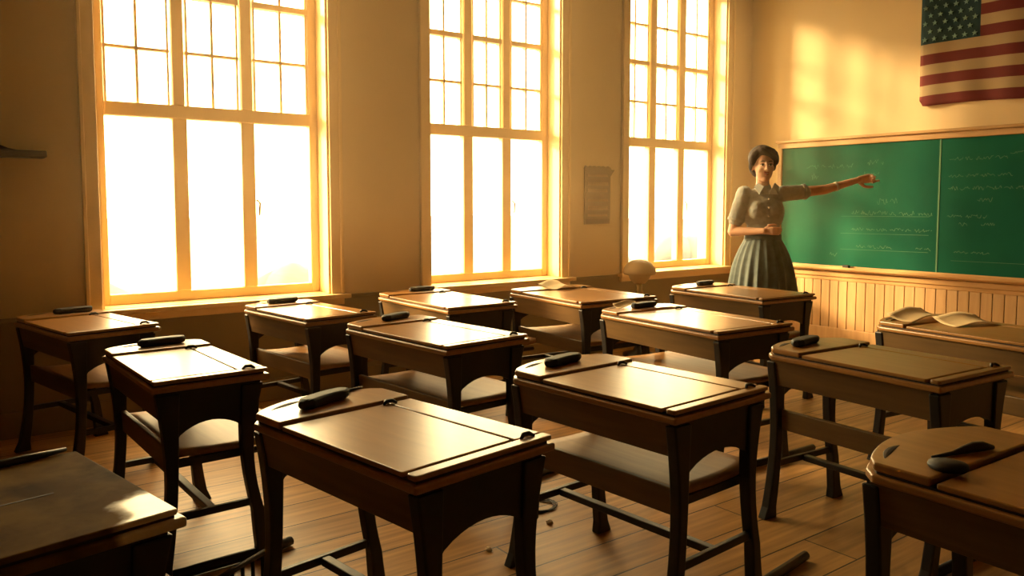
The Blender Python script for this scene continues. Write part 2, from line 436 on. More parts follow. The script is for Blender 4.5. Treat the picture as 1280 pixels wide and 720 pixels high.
# wall chart between the second and third windows
ch = thing('wall_chart', 'small brown printed notice hanging on the wall between the two far windows', 'poster', (4.40, YW, 1.08))
bm = bmesh.new()
pts = [(0, 0), (.285, 0), (.288, .40), (.335, .455), (.30, .455)] 
for k in range(12): pts.append((.285-k*.025, .478 + (.006 if k % 2 else -.004)))
pts.append((0, .47))
prism(bm, pts, -.012, -.001, 'xz'); obj('sheet', bm, plain('brown_card', (.24, .15, .065), .8, noise=.15, scale=12), ch)
bm = bmesh.new(); rnd = random.Random(11)
for z, h in ((.405, .02), (.335, .028), (.28, .028), (.20, .022), (.135, .036), (.075, .02)):
    x = .035
    while x < .25:
        nx = x + rnd.uniform(.012, .02)
        for sgn in (1, -1):
            a = Vector((x, -.0127, z-h/2*sgn)); b = Vector(((x+nx)/2 if sgn > 0 else nx, -.0127, z+h/2*sgn)); d = b-a
            nn = Vector((-d.z, 0, d.x)).normalized()*.0035
            bm.faces.new([bm.verts.new(v) for v in (a-nn, b-nn, b+nn, a+nn)])
        x = nx
obj('lettering', bm, plain('faded_lettering', (.55, .38, .2), .8), ch)
bm = bmesh.new(); box(bm, (.008, -.0135, .008), (.275, -.0121, .045)); obj('lower_band', bm, plain('dark_band', (.13, .07, .025), .8), ch)

# wall shelf at the far left
sh = thing('wall_shelf', 'dark wooden wall shelf with a curved back at the far left of the window wall', 'shelf', (.30, YW, 1.49))
bm = bmesh.new(); box(bm, (-.6, -.16, 0), (.24, -.001, .035)); obj('shelf_board', bm, M['iron'], sh, bevel=.006)
bm = bmesh.new(); prism(bm, [(-.6, .035), (.16, .035), (.08, .05), (.02, .075), (-.06, .11), (-.3, .15), (-.6, .15)], -.03, -.002, 'xz'); obj('curved_back', bm, M['iron'], sh)
bm = bmesh.new(); prism(bm, [(-.001, 0), (-.13, 0), (-.05, -.03), (-.001, -.11)], -.45, -.42, 'yz'); obj('bracket', bm, M['iron'], sh)

# domed lamp below the third window
lp = thing('lamp', 'pale domed shade on a slim post standing below the right-hand window', 'lamp', (4.72, 4.62, 0))
bm = bmesh.new(); lathe(bm, [(.13, 0), (.13, .02), (.05, .045), (.03, .08)], 24); obj('base', bm, M['iron'], lp, smooth=True)
bm = bmesh.new(); lathe(bm, [(.02, .04), (.02, .50), (.035, .52), (.022, .55), (.03, .62)], 16); obj('post', bm, M['brass'], lp, smooth=True)
bm = bmesh.new(); lathe(bm, [(.02, .60), (.05, .60), (.075, .63), (.09, .665), (.128, .675), (.135, .69), (.128, .725), (.10, .765), (.055, .79), (0, .80)], 32)
obj('lamp_shade', bm, plain('parchment_shade', (.42, .30, .15), .6, noise=.15), lp, smooth=True)

# ------------------------------------------------------------------ desks
def rounded(pts, r, n=4):
    out = []
    L_ = len(pts)
    for i in range(L_):
        p = Vector(pts[i]); a = Vector(pts[i-1])-p; b = Vector(pts[(i+1) % L_])-p
        rr = min(r, a.length*.45, b.length*.45); a = a.normalized(); b = b.normalized()
        p0 = p+a*rr; p1 = p+b*rr
        for k in range(n+1):
            t = k/n; q = p0*(1-t)**2 + p*2*t*(1-t) + p1*t*t
            out.append((q.x, q.y))
    return out

def end_outline(W, L, y0, b, inset=0):
    """desktop end with the curved outer edge"""
    pts = [(-W/2+inset, y0), (-W/2+inset, L/2-.035)]
    for k in range(1, 16):
        t = k/16; pts.append((-W/2+inset + (W-2*inset)*t, L/2-inset - .03*(1-math.sin(PI*t)**.6) + b*math.sin(PI*t)))
    pts += [(W/2-inset, L/2-.035), (W/2-inset, y0)]
    return pts

def make_desk(label, loc, rz, W=.43, L=.74, seat_out=.06, top='top', bulge=.05, seat='full', h=TOP, runner=.25):
    d = thing('school_desk', label, 'desk', (loc[0], loc[1], 0), rz, 'old school desks in the classroom')
    mt = M[top]; x0, x1, y0, y1 = -W/2, W/2, -L/2, L/2
    # under board carrying the top, its rim shows as a pale edge
    bm = bmesh.new()
    e_ = .007
    out = [(x0-e_, y0-e_), (x0-e_, y1-.035)] + end_outline(W, L, y0, bulge, -e_)[2:-2] + [(x1+e_, y1-.035), (x1+e_+.008, y0-e_)]
    prism(bm, out, h-.034, h-.014); obj('desktop_frame', bm, mt, d, bevel=.006, bseg=3)
    out = [(x0+.005, y0+.005), (x0+.005, y1-.04)] + end_outline(W, L, y0, bulge, .005)[2:-2] + [(x1-.005, y1-.04), (x1-.005, y0+.005)]
    bm = bmesh.new(); prism(bm, out, h-.0139, h-.008); obj('gap_shade', bm, M['groove'], d)  # dark layer added to paint shade into the gaps between boards
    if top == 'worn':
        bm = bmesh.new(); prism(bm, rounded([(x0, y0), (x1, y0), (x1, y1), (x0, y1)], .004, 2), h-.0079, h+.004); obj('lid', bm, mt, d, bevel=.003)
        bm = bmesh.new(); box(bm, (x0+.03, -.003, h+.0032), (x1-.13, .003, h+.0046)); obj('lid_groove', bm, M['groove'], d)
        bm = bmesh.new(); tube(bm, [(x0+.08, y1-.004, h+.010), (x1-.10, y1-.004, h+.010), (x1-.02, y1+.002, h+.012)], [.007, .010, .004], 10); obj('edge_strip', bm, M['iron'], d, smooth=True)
    else:
        ys = y1-.165      # where the raised end board starts
        bm = bmesh.new(); prism(bm, end_outline(W, L, ys+.005, bulge), h-.0079, h+.012); obj('end_board', bm, mt, d, bevel=.005, bseg=3)
        xs_ = x1-.085
        bm = bmesh.new(); prism(bm, rounded([(x0, y0+.046), (xs_-.004, y0+.046), (xs_-.004, ys-.007), (x0, ys-.007)], .004, 2), h-.0079, h+.004); obj('lid', bm, mt, d, bevel=.004, bseg=3)
        bm = bmesh.new(); prism(bm, [(xs_+.003, y0+.04), (x1+.01, y0+.04), (x1, ys-.004), (xs_+.003, ys-.004)], h-.0079, h+.004); obj('side_board', bm, mt, d, bevel=.004)
        bm = bmesh.new(); prism(bm, rounded([(x0, y0), (x1+.012, y0-.0), (x1+.01, y0+.035), (x0, y0+.035)], .012, 4), h-.0079, h+.005); obj('front_rail', bm, mt, d, bevel=.004)
        # pencil groove in the end board and small hinge clasps
        bm = bmesh.new(); tube(bm, [(x0+.045+.02*k, y1-.045+bulge*.9*math.sin(PI*(k+1)/14), h+.0115) for k in range(7)], [.002, .006, .009, .010, .009, .006, .002], 8, sy=.35)
        obj('pencil_groove', bm, M['groove'], d)
        for (cx, cy) in ((xs_-.002, ys-.02), (x1-.05, y0+.03)):
            bm = bmesh.new(); tube(bm, [(cx-.02, cy, h+.006), (cx-.008, cy+.006, h+.012), (cx+.012, cy+.006, h+.012), (cx+.022, cy-.006, h+.006)], [.004, .006, .006, .003], 8)
            obj('hinge_clasp', bm, M['iron'], d, smooth=True)
    # box under the top
    za = h-.034; zb = za-.105
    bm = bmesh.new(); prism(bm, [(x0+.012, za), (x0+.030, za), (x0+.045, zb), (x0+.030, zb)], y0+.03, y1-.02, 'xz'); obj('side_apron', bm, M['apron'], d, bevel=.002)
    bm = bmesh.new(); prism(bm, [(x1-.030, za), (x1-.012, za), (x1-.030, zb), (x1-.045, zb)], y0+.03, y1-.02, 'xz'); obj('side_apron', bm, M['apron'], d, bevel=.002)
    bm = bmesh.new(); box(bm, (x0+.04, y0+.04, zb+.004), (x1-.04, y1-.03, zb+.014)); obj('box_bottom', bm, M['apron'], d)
    # arched iron ends
    for (ya, yb) in ((y0+.012, y0+.03), (y1-.03, y1-.012)):
        bm = bmesh.new()
        arch = [(x0+.015, za), (x0+.028, zb-.06)]
        for k in range(13):
            t = k/12; arch.append((x0+.062+(W-.124)*t, zb-.075 + .065*math.sin(PI*t)**.6))
        arch += [(x1-.028, zb-.06), (x1-.015, za)]
        prism(bm, arch, ya, yb, 'xz'); obj('arched_end', bm, M['iron'], d)
    # legs
    for sx in (-1, 1):
        for (yc, sy) in ((y0+.022, -1), (y1-.022, 1)):
            bm = bmesh.new(); n = 14
            pr = []
            for k in range(n+1):
                t = k/n; z = (za-.01)*(1-t) + .0*t
                bow = .022*math.sin(PI*min(1, t*1.4)) if sx > 0 else .012*math.sin(PI*t)
                cx = sx*(W/2-.045 + bow*-1 + .035*t**3)
                wd = .026 - .008*math.sin(PI*t) + (.012*(1-t)**4) + (.010*max(0, t-.93)/.07)
                pr.append((cx, wd, z))
            outl = [(c-w_, z) for c, w_, z in pr] + [(c+w_, z) for c, w_, z in reversed(pr)]
            prism(bm, outl, yc-.019, yc+.019, 'xz'); obj('leg', bm, M['iron'], d, bevel=.005)
    # lower rails and floor runners
    for yc in (y0+.022, y1-.022):
        bm = bmesh.new(); box(bm, (x0+.06, yc-.009, .20), (x1-.06, yc+.009, .225)); obj('stretcher', bm, M['iron'], d, bevel=.003)
    bm = bmesh.new(); box(bm, (-.014, y0+.03, .198), (.014, y1-.03, .222)); obj('stretcher', bm, M['iron'], d, bevel=.003)
    if runner:
        bm = bmesh.new()
        tube(bm, [(x0+.02, y0+.022, .02), (x1+.05, y0+.03, .02), (x1+runner, y0+.05, .018)], [.018, .018, .016], 10); obj('floor_runner', bm, M['iron'], d, smooth=True)
    if seat == 'none': return d
    # seat: dark rail on the near side, contoured board reaching past the far side
    zs = h*.63
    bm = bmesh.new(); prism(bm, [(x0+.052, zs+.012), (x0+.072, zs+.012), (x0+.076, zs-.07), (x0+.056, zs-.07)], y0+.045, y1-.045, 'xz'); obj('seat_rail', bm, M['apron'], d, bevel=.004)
    if seat == 'rail': return d
    xo = x1 + seat_out; ya, yb = y0+.05, y1-.05
    bm = bmesh.new(); nx, ny = 12, 14; tp = []; bt = []
    for i in range(nx+1):
        a = []; b = []
        for j in range(ny+1):
            u = i/nx; v = j/ny
            rr = max(0, (u-.75)/.25); ins = .06*(1-math.sqrt(max(0, 1-rr*rr)))
            inn = .04 if (x0+.078 + (xo-x0-.078)*u) < x1-.01 or seat_out < .1 else 0.0
            xx = x0+.078 + (xo-x0-.078)*u; yy = (ya+ins) + (yb-ya-2*ins)*v
            z = zs - .014*math.sin(PI*u)*(.6+.4*math.sin(PI*v)) 
            a.append(bm.verts.new((xx, yy, z))); b.append(bm.verts.new((xx, yy, z-.018)))
        tp.append(a); bt.append(b)
    for i in range(nx):
        for j in range(ny):
            bm.faces.new((tp[i][j], tp[i+1][j], tp[i+1][j+1], tp[i][j+1])); bm.faces.new((bt[i][j], bt[i][j+1], bt[i+1][j+1], bt[i+1][j]))
    for i in range(nx):
        bm.faces.new((tp[i][0], bt[i][0], bt[i+1][0], tp[i+1][0])); bm.faces.new((tp[i][ny], tp[i+1][ny], bt[i+1][ny], bt[i][ny]))
    for j in range(ny):
        bm.faces.new((tp[0][j], tp[0][j+1], bt[0][j+1], bt[0][j])); bm.faces.new((tp[nx][j], bt[nx][j], bt[nx][j+1], tp[nx][j+1]))
    obj('seat', bm, M['seat'], d, smooth=True)
    for yc in (ya+.012, yb-.012):
        bm = bmesh.new(); box(bm, (x0+.08, yc-.012, zs-.055), (x1-.03, yc+.012, zs-.03)); 
        if seat_out >= .1:
            tube(bm, [(x1-.05, yc, zs-.045), (xo-.06, yc, zs-.05)], .012, 8)
        obj('seat_bearer', bm, M['iron'], d)
    return d

# local-desk to world
def on_desk(d, lx, ly, dz=0):
    c, s = math.cos(d.rotation_euler.z), math.sin(d.rotation_euler.z)
    return (d.location.x + c*lx - s*ly, d.location.y + s*lx + c*ly, TOP + dz)

DESKS = {
 1: ('nearest middle desk, its whole top in view with a black case and pen on it', (.96, 1.82), 9, dict(L=.72, W=.42, runner=.3, seat='none')),
 2: ('desk just right of the nearest middle desk, a long seat board beneath it', (1.85, 1.84), 4, dict(L=.71, W=.46, seat_out=.02, runner=.35)),
 3: ('desk in the lower right corner of the picture, round disc and pen on it', (1.89, .58), -2, dict(L=.70, W=.50, seat='none')),
 4: ('right-hand desk of the second row, black case at its left end, seat rail below', (2.86, 1.55), -4, dict(L=.70, W=.45, runner=.1, seat='rail')),
 5: ('desk at the right edge nearest the front wall, loose papers on top', (3.90, 1.63), -7, dict(L=.78, W=.50)),
 7: ('desk directly in front of the teacher, hiding the bottom of her skirt', (4.33, 3.33), -3, dict(L=.80, W=.50, seat_out=.0, runner=0)),
 8: ('desk in mid room with yellowish paper, a pen and a black case', (3.12, 2.70), -4, dict(L=.86, W=.50)),
 9: ('desk under the brown wall notice with folded pale paper on top', (3.38, 3.84), -4, dict(L=.80, W=.58, seat_out=.08, bulge=.02, runner=0)),
 10: ('desk under the middle window, its seat sticking out to the right', (2.54, 4.14), 0, dict(L=.86, W=.46, seat_out=.24, bulge=.02, runner=0)),
 11: ('central desk of the second row, between the nearest desk and the middle window', (1.85, 3.12), 6, dict(L=.80, W=.44)),
 12: ('desk below the right side of the left-hand window, white paper behind its case', (1.67, 4.14), 7, dict(L=.72, W=.40, runner=0, bulge=.02)),
 13: ('desk left of centre, shiny lid and tall arched iron end facing the viewer', (.745, 3.08), 2, dict(L=.74, W=.37, seat_out=.14, runner=.1, bulge=.03)),
 14: ('dark desk at the far left against the window wall', (.62, 4.37), 12, dict(L=.72, W=.40, runner=0, bulge=.03)),
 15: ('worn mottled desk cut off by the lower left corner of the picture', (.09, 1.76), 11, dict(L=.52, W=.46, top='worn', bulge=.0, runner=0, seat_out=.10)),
}
DK = {}
for k, (lab, loc, rz, kw) in DESKS.items():
    DK[k] = make_desk(lab, loc, R(rz), **kw)
    DK[k]['W'] = kw['W']; DK[k]['L'] = kw['L']

# dark rounded blocks (blackboard-eraser shaped pen cases) on the end boards
def block_proto():
    bm = bmesh.new()
    prof = []
    n = 14
    pts = [(-.09+.18*k/n, .010*math.sin(PI*k/n), .014+.004*k/n) for k in range(n+1)]
    rs = [.024*min(1, (.45+4*k/n), (.55+4*(n-k)/n)) for k in range(n+1)]
    tube(bm, pts, rs, 16, sx=1.15, sy=1.0)
    for v in bm.verts: v.co.z = min(max(v.co.z, 0), .030)
    o = obj('pen_case', bm, M['black'], bevel=.003)
    return o
first = block_proto(); used = False
where = {1: 'nearest middle desk', 2: 'desk right of the nearest middle desk', 4: 'right-hand desk of the second row', 7: 'desk in front of the teacher',
         8: 'desk in the middle of the room, beside its papers', 10: 'desk under the middle window', 11: 'central desk of the second row',
         12: 'desk below the right side of the left-hand window', 13: 'desk left of centre', 14: 'far left desk by the window wall'}
spots = {1: (-.02, -.075, 14), 2: (-.03, -.065, 8), 4: (-.05, -.06, 12), 7: (.02, -.09, 10), 8: (.0, -.09, 6), 10: (.05, -.09, 0), 11: (.03, -.075, 15), 12: (.0, -.09, 0), 13: (.02, -.075, 4), 14: (.05, -.09, -5)}
for k, (lx, dy, a) in spots.items():
    o = first if not used else first.copy()
    if used: col.objects.link(o)
    used = True
    d = DK[k]; o.location = on_desk(d, lx, d['L']/2+dy, .0122); o.scale = (1, 1, .95); o.rotation_euler = (0, 0, d.rotation_euler.z + R(a))
    tag(o, 'black pen case on the ' + where[k], 'pen case', 'black cases on the desks')

# sheets under or beside the cases
def sheet(d, lx, ly, w, l, a, lab, z=.0140, curl=.006, name='paper_sheet', mat=None):
    bm = bmesh.new(); n = 8
    g = [[bm.verts.new((-w/2+w*i/n, -l/2+l*j/n, curl*(math.sin(i/n*PI*.9)**2)*.6 + curl*(j/n)**3 + .001)) for j in range(n+1)] for i in range(n+1)]
    for i in range(n):
        for j in range(n): bm.faces.new((g[i][j], g[i+1][j], g[i+1][j+1], g[i][j+1]))
    o = obj(name, bm, mat or M['paper'], smooth=True)
    sd = o.modifiers.new('solid', 'SOLIDIFY'); sd.thickness = .0015
    o.location = on_desk(d, lx, ly, z); o.rotation_euler = (0, 0, d.rotation_euler.z + R(a))
    tag(o, lab, 'paper')
sheet(DK[9], .02, .27, .24, .15, 20, 'folded pale paper on the desk under the brown notice', curl=.03)
sheet(DK[8], -.06, .408, .18, .05, 6, 'yellowish paper behind the black case on the mid-room desk', curl=.02)
sheet(DK[12], .0, .325, .20, .05, 0, 'white paper behind the case on the desk below the left-hand window')
sheet(DK[5], -.02, .32, .34, .12, 8, 'creased brown paper lying on the desk at the right edge', curl=.03)
sheet(DK[5], .06, .12, .26, .14, -12, 'second paper with a lifted corner on the desk at the right edge', z=.006, curl=.03)
sheet(DK[10], .10, .385, .2, .06, 0, 'pale paper beside the case on the desk under the middle window', curl=.01)
def pen(d, a, b, r, lab, name='pen', mat=None, z=.0122):
    p = Vector(on_desk(d, *a, z)); q = Vector(on_desk(d, *b, z)); L_ = (q-p)
    bm = bmesh.new(); zz = Vector((0, 0, max(r)))
    n = len(r); tube(bm, [p*0 + L_*(i/(n-1)) + Vector((0, 0, r[i])) for i in range(n)], r, 10)
    o = obj(name, bm, mat or M['black'], smooth=True); o.location = p
    tag(o, lab, name.replace('_', ' ')); return o
pen(DK[1], (.02, .33), (.17, .375), [.003, .005, .005, .004, .002], 'thin dark pen behind the black case on the nearest middle desk')
pen(DK[2], (-.02, .335), (.11, .345), [.003, .006, .006, .002], 'thin dark pen behind the black case on the desk right of the nearest one')
pen(DK[4], (-.10, .31), (.08, .35), [.002, .004, .004, .002], 'dark pen lying on the right-hand desk of the second row')
pen(DK[3], (-.12, .255), (.06, .21), [.003, .004, .005, .009, .012, .011, .005], 'dark thick-ended pen on the desk in the lower right corner')
pen(DK[8], (-.1, .25), (.12, .245), [.003, .004, .005, .004], 'wooden pen along the edge of the mid-room desk', mat=M['seat'])
pen(DK[5], (-.2, .33), (-.02, .35), [.003, .005, .004], 'dark pen at the left end of the desk at the right edge')
bm = bmesh.new(); lathe(bm, [(.036, 0), (.04, .006), (.038, .012), (.02, .017), (0, .018)], 28)
o = obj('ink_lid', bm, M['black'], smooth=True); o.location = on_desk(DK[3], -.16, .20, .0122)
tag(o, 'round black disc beside the pen on the lower right desk', 'lid')

# mottled desk: worn pale corner and its painted reflection lie in the material
# things on the floor
def scrap(x, y, s, lab):
    bm = bmesh.new(); bmesh.ops.create_icosphere(bm, subdivisions=2, radius=s)
    rnd = random.Random(int(x*1000))
    for v in bm.verts: v.co *= rnd.uniform(.6, 1.1); v.co.z = max(v.co.z*.6, -s*.45)
    o = obj('paper_scrap', bm, M['paper']); o.location = (x, y, s*.45)
    tag(o, lab, 'scrap', 'crumpled scraps on the floor')
scrap(1.83, 2.42, .012, 'smallest crumpled scrap on the floor behind the nearest desk')
scrap(1.93, 2.36, .016, 'pale crumpled scrap on the floor, right of the smaller one behind the nearest desk')
scrap(1.60, 2.30, .014, 'dull crumpled scrap on the floor close to the nearest desk leg')
bm = bmesh.new()
for r_, ph in ((.085, 0), (.075, .6), (.068, 1.3), (.08, 2.1)):
    tube(bm, [(r_*math.cos(a/16*2*PI+ph), r_*.8*math.sin(a/16*2*PI+ph), .004+.003*math.sin(a+ph)+.002) for a in range(17)], .0025, 6)
o = obj('wire_coil', bm, M['iron'], smooth=True); o.location = (2.0, 2.52, 0)
tag(o, 'loose coil of dark wire on the floor behind the nearest desk', 'wire')
# footrest grille under the left-centre desk
fr = thing('footrest', 'low dark barred footrest on the floor in front of the desk left of centre', 'footrest', (.72, 2.36, 0), R(30))
bm = bmesh.new(); tube(bm, [(-.12, 0, .16), (.12, 0, .16)], .009); obj('top_rail', bm, M['iron'], fr, smooth=True)
bm = bmesh.new(); tube(bm, [(-.12, 0, .01), (.12, 0, .01)], .009); obj('bottom_rail', bm, M['iron'], fr, smooth=True)
for k in range(6):
    bm = bmesh.new(); tube(bm, [(-.11+.044*k, 0, .012), (-.11+.044*k, 0, .16)], .006); obj('bar', bm, M['iron'], fr, smooth=True)
for s in (-1, 1):
    bm = bmesh.new(); tube(bm, [(s*.12, -.06, .008), (s*.12, .06, .008)], .008); obj('foot', bm, M['iron'], fr, smooth=True)

# ------------------------------------------------------------------ teacher
def teacher():
    t = thing('person', 'woman in a grey short-sleeved blouse and pleated skirt pointing at the chalkboard', 'person', (5.00, 3.63, 0), R(-37))
    skin = plain('skin', (.66, .38, .24), .5, noise=.05, scale=20)
    skin.node_tree.nodes['Principled BSDF'].inputs['Subsurface Weight'].default_value = .08
    skin.node_tree.nodes['Principled BSDF'].inputs['Subsurface Scale'].default_value = .02
    cloth = plain('grey_blouse', (.42, .43, .40), .85, noise=.3, scale=34, bump=.2, sheen=.2)
    skirtm = plain('grey_green_skirt', (.13, .17, .17), .85, noise=.45, scale=22, bump=.2, sheen=.2)
    hairm = plain('dark_brown_hair', (.026, .009, .005), .65, noise=.4, scale=60, bump=.4, spec=.25)
    # ---- body: one continuous surface
    bm = bmesh.new()
    hz = 1.525; hx = -.015
    ell(bm, (hx, .015, hz+.03), (.076, .094, .098), 28)            # skull
    ell(bm, (hx, -.028, hz-.035), (.060, .062, .080), 24)           # face
    ell(bm, (hx, -.052, hz-.092), (.030, .030, .026), 16)           # chin
    cap(bm, (hx, -.084, hz+.018), (hx, -.102, hz-.022), .009, .0135)  # nose
    for s in (-1, 1):
        ell(bm, (hx+s*.008, -.094, hz-.026), (.008, .008, .007), 12)
        ell(bm, (hx+s*.034, -.062, hz-.030), (.022, .020, .024), 14)  # cheek
        ell(bm, (hx+s*.076, .012, hz-.005), (.011, .020, .030), 14)  # ear
    cap(bm, (0, .028, 1.30), (hx, .012, 1.45), .052, .046)         # neck
    ell(bm, (.0, .02, 1.18), (.135, .088, .17), 24)
    ell(bm, (.0, .02, 1.30), (.15, .065, .06), 24)
    ell(bm, (.0, .02, 1.02), (.108, .080, .12), 24)
    ell(bm, (.0, .02, .90), (.150, .105, .12), 24)
    for s in (-1, 1):
        cap(bm, (s*.078, .02, .88), (s*.075, .015, .48), .082, .052)
        cap(bm, (s*.075, .015, .48), (s*.07, .035, .10), .052, .032)
        ell(bm, (s*.075, .035, .33), (.045, .05, .10), 16)
        cap(bm, (s*.07, .03, .045), (s*.085, -.11, .028), .034, .028)
    # folded arm (viewer's left)
    SL = (-.150, .02, 1.325); EL = (-.225, .02, 1.045); WL = (-.045, -.155, 1.055)
    cap(bm, SL, EL, .047, .036); cap(bm, EL, WL, .036, .023)
    # pointing arm
    SR = (.160, .02, 1.325); ER = (.455, .03, 1.355); WR = (.70, .045, 1.425)
    cap(bm, SR, ER, .047, .035); cap(bm, ER, WR, .035, .0225)
    # hands
    def hand(w, d, palm_n, curl, point=False, s=1.0):
        w = Vector(w); d = Vector(d).normalized(); n = Vector(palm_n).normalized(); side = d.cross(n).normalized()
        for k in range(4):
            o = side*(.024-.016*k)*s
            cap(bm, w+d*.005+o*.55, w+d*.068*s+o, .0125*s, .0105*s, 10)
        lens = [.072, .080, .074, .058]
        for k in range(4):
            b = w + d*.070*s + side*(.025-.0168*k)*s
            c = 0.12 if (point and k == 0) else curl*(1+.08*k)
            p = b; dirv = d
            for seg_, fr_ in enumerate((.42, .32, .26)):
                ang = c*(.6 if seg_ == 0 else 1.0)
                dirv = (dirv*math.cos(ang) + n*math.sin(ang)).normalized() if seg_ == 0 else (dirv*math.cos(ang) + n2*math.sin(ang)).normalized()
                n2 = (n - dirv*n.dot(dirv)); n2 = n2.normalized() if n2.length > .2 else -d
                q = p + dirv*lens[k]*fr_*s
                cap(bm, p, q, (.0095-.0008*seg_)*s, (.0088-.0008*seg_)*s, 10); p = q
        tb = w + d*.018*s + side*.026*s + n*.004
        t1 = tb + (d*.7+side*.65+n*.3).normalized()*.034*s; t2 = t1 + (d*.92+side*.15+n*.4).normalized()*.028*s; t3 = t2 + (d*.9-side*.1+n*.4).normalized()*.022*s
        cap(bm, tb, t1, .0125*s, .0105*s, 10); cap(bm, t1, t2, .0105*s, .0095*s, 10); cap(bm, t2, t3, .0095*s, .008*s, 10)
    hand(WR, (1, .02, .17), (0, -.9, -.43), .95, point=True, s=1.1)
    hand(WL, (.86, -.42, .02), (.35, .9, -.1), .45, s=.9)
    b = obj('body', bm, skin, t); remesh(b, .0042, 3)
    # ---- face details
    def ft(name, bm, m, **k): return obj(name, bm, m, t, smooth=True, **k)
    white = plain('eye_white', (.7, .62, .5), .3); dark = plain('iris', (.03, .015, .01), .25); lip = plain('lips', (.42, .09, .06), .4)
    for s in (-1, 1):
        bm = bmesh.new(); ell(bm, (hx+s*.029, -.080, hz+.006), (.0145, .009, .0078), 16); e = ft('eye', bm, white)
        bm = bmesh.new(); ell(bm, (hx+s*.029, -.0865, hz+.006), (.0062, .004, .0068), 12)
        tube(bm, [(hx+s*.029+(.017*q), -.087+abs(q)*.006, hz+.014-abs(q)*.005) for q in (-1, -.5, 0, .5, 1)], [.0012, .0025, .003, .0025, .0012], 6)
        i_ = obj('iris', bm, dark, e, smooth=True)
        bm = bmesh.new(); tube(bm, [(hx+s*(.012+.011*k), -.087+.0035*k, hz+.030+.0035*math.sin(PI*k/3.2)) for k in range(4)], [.003, .004, .0035, .0015], 6)
        ft('eyebrow', bm, hairm)
    bm = bmesh.new()
    tube(bm, [(hx+.0075*k, -.0905+.0012*k*k, hz-.052+.0012*k*k) for k in range(-3, 4)], [.0015, .0035, .0045, .0035, .0045, .0035, .0015], 8)
    tube(bm, [(hx+.0075*k, -.0885+.0012*k*k, hz-.066+.0022*k*k) for k in range(-3, 4)], [.0015, .0035, .005, .0055, .005, .0035, .0015], 8)
    ft('lips', bm, lip)
    bm = bmesh.new(); ell(bm, (hx, -.0835, hz-.058), (.019, .006, .0055), 14); ft('teeth', bm, white)
    # ---- hair
    bm = bmesh.new()
    ell(bm, (hx, .036, hz+.062), (.100, .100, .098), 26)
    ell(bm, (hx, .055, hz+.00), (.086, .075, .088), 24)
    ell(bm, (hx+.01, .095, hz+.01), (.055, .05, .05), 20)
    for k in range(9):
        a = PI*(.04+.92*k/8)
        ell(bm, (hx+.080*math.cos(a), -.022-.012*math.sin(a), hz+.064+.060*math.sin(a)), (.026, .030, .022), 14)
    for s in (-1, 1):
        ell(bm, (hx+s*.087, -.012, hz+.048), (.024, .036, .044), 14)
        ell(bm, (hx+s*.084, .020, hz+.005), (.016, .030, .040), 14)
    cap(bm, (hx-.03, -.066, hz+.112), (hx+.066, -.058, hz+.058), .022, .018)
    h_ = ft('hair', bm, hairm); remesh(h_, .006, 3)
    # ---- blouse
    bm = bmesh.new()
    ell(bm, (0, .02, 1.19), (.150, .104, .17), 26); ell(bm, (0, .022, 1.305), (.160, .078, .062), 24)
    ell(bm, (0, .02, 1.06), (.122, .094, .10), 24)
    for s in (-1, 1):
        ell(bm, (s*.055, -.028, 1.20), (.075, .066, .085), 18)
    cap(bm, (-.145, .02, 1.325), (-.200, .02, 1.135), .060, .058); cap(bm, (.145, .02, 1.325), (.295, .026, 1.338), .060, .055)
    cap(bm, (0, .028, 1.30), (-.004, .02, 1.362), .075, .055)
    bl = ft('blouse', bm, cloth); remesh(bl, .007, 2)
    tx = bpy.data.textures.new('folds', 'CLOUDS'); tx.noise_scale = .07
    dm = bl.modifiers.new('folds', 'DISPLACE'); dm.texture = tx; dm.strength = .016; dm.mid_level = .5
    # collar
    for s in (-1, 1):
        bm = bmesh.new()
        p = [(s*.004, -.088, 1.322), (s*.030, -.078, 1.372), (s*.060, -.030, 1.400), (s*.088, -.040, 1.372), (s*.066, -.092, 1.315)]
        vs = [bm.verts.new(q) for q in p]; bm.faces.new(vs)
        c = obj('collar', bm, cloth, t); sd = c.modifiers.new('solid', 'SOLIDIFY'); sd.thickness = .008; sd.offset = 1
    for k in range(4):
        bm = bmesh.new(); ell(bm, (0, -.098-.012*math.sin(PI*(k+.6)/4), 1.285-.062*k), (.007, .005, .007), 10); ft('button', bm, white)
    # cuffs
    for a, c_, r_ in (((-.197, .02, 1.145), (-.203, .02, 1.12), .062), ((.285, .026, 1.337), (.31, .027, 1.340), .059)):
        bm = bmesh.new(); tube(bm, [a, c_], r_, 24); ft('sleeve_cuff', bm, cloth, bevel=.004)
    # belt
    bm = bmesh.new(); lathe(bm, [(.131, .985), (.134, .99), (.134, 1.02), (.131, 1.025)], 36, (0, .02), 1, .80); ft('belt', bm, skirtm)
    # skirt with pleats
    bm = bmesh.new(); seg = 168; rows = 26; rings = []
    for i in range(rows+1):
        f = i/rows; z = 1.0 - .58*f
        r_ = .126 + .075*(1-(1-min(1, f*2.2))**2)*.75 + .095*f
        rg = []
        for k in range(seg):
            a = 2*PI*k/seg
            pl = (1-abs(((a*21/(2*PI)) % 1)*2-1))**1.4
            rr = r_ + (.004+.030*f)*(pl-.5) + .010*f*math.sin(3*a+1)
            rg.append(bm.verts.new((rr*math.cos(a), .02 + rr*math.sin(a)*.82, z - .006*math.sin(5*a)*f)))
        rings.append(rg)
    for a, c_ in zip(rings, rings[1:]):
        for k in range(seg): bm.faces.new((a[k], a[(k+1) % seg], c_[(k+1) % seg], c_[k]))
    sk = ft('skirt', bm, skirtm); sd = sk.modifiers.new('solid', 'SOLIDIFY'); sd.thickness = .003
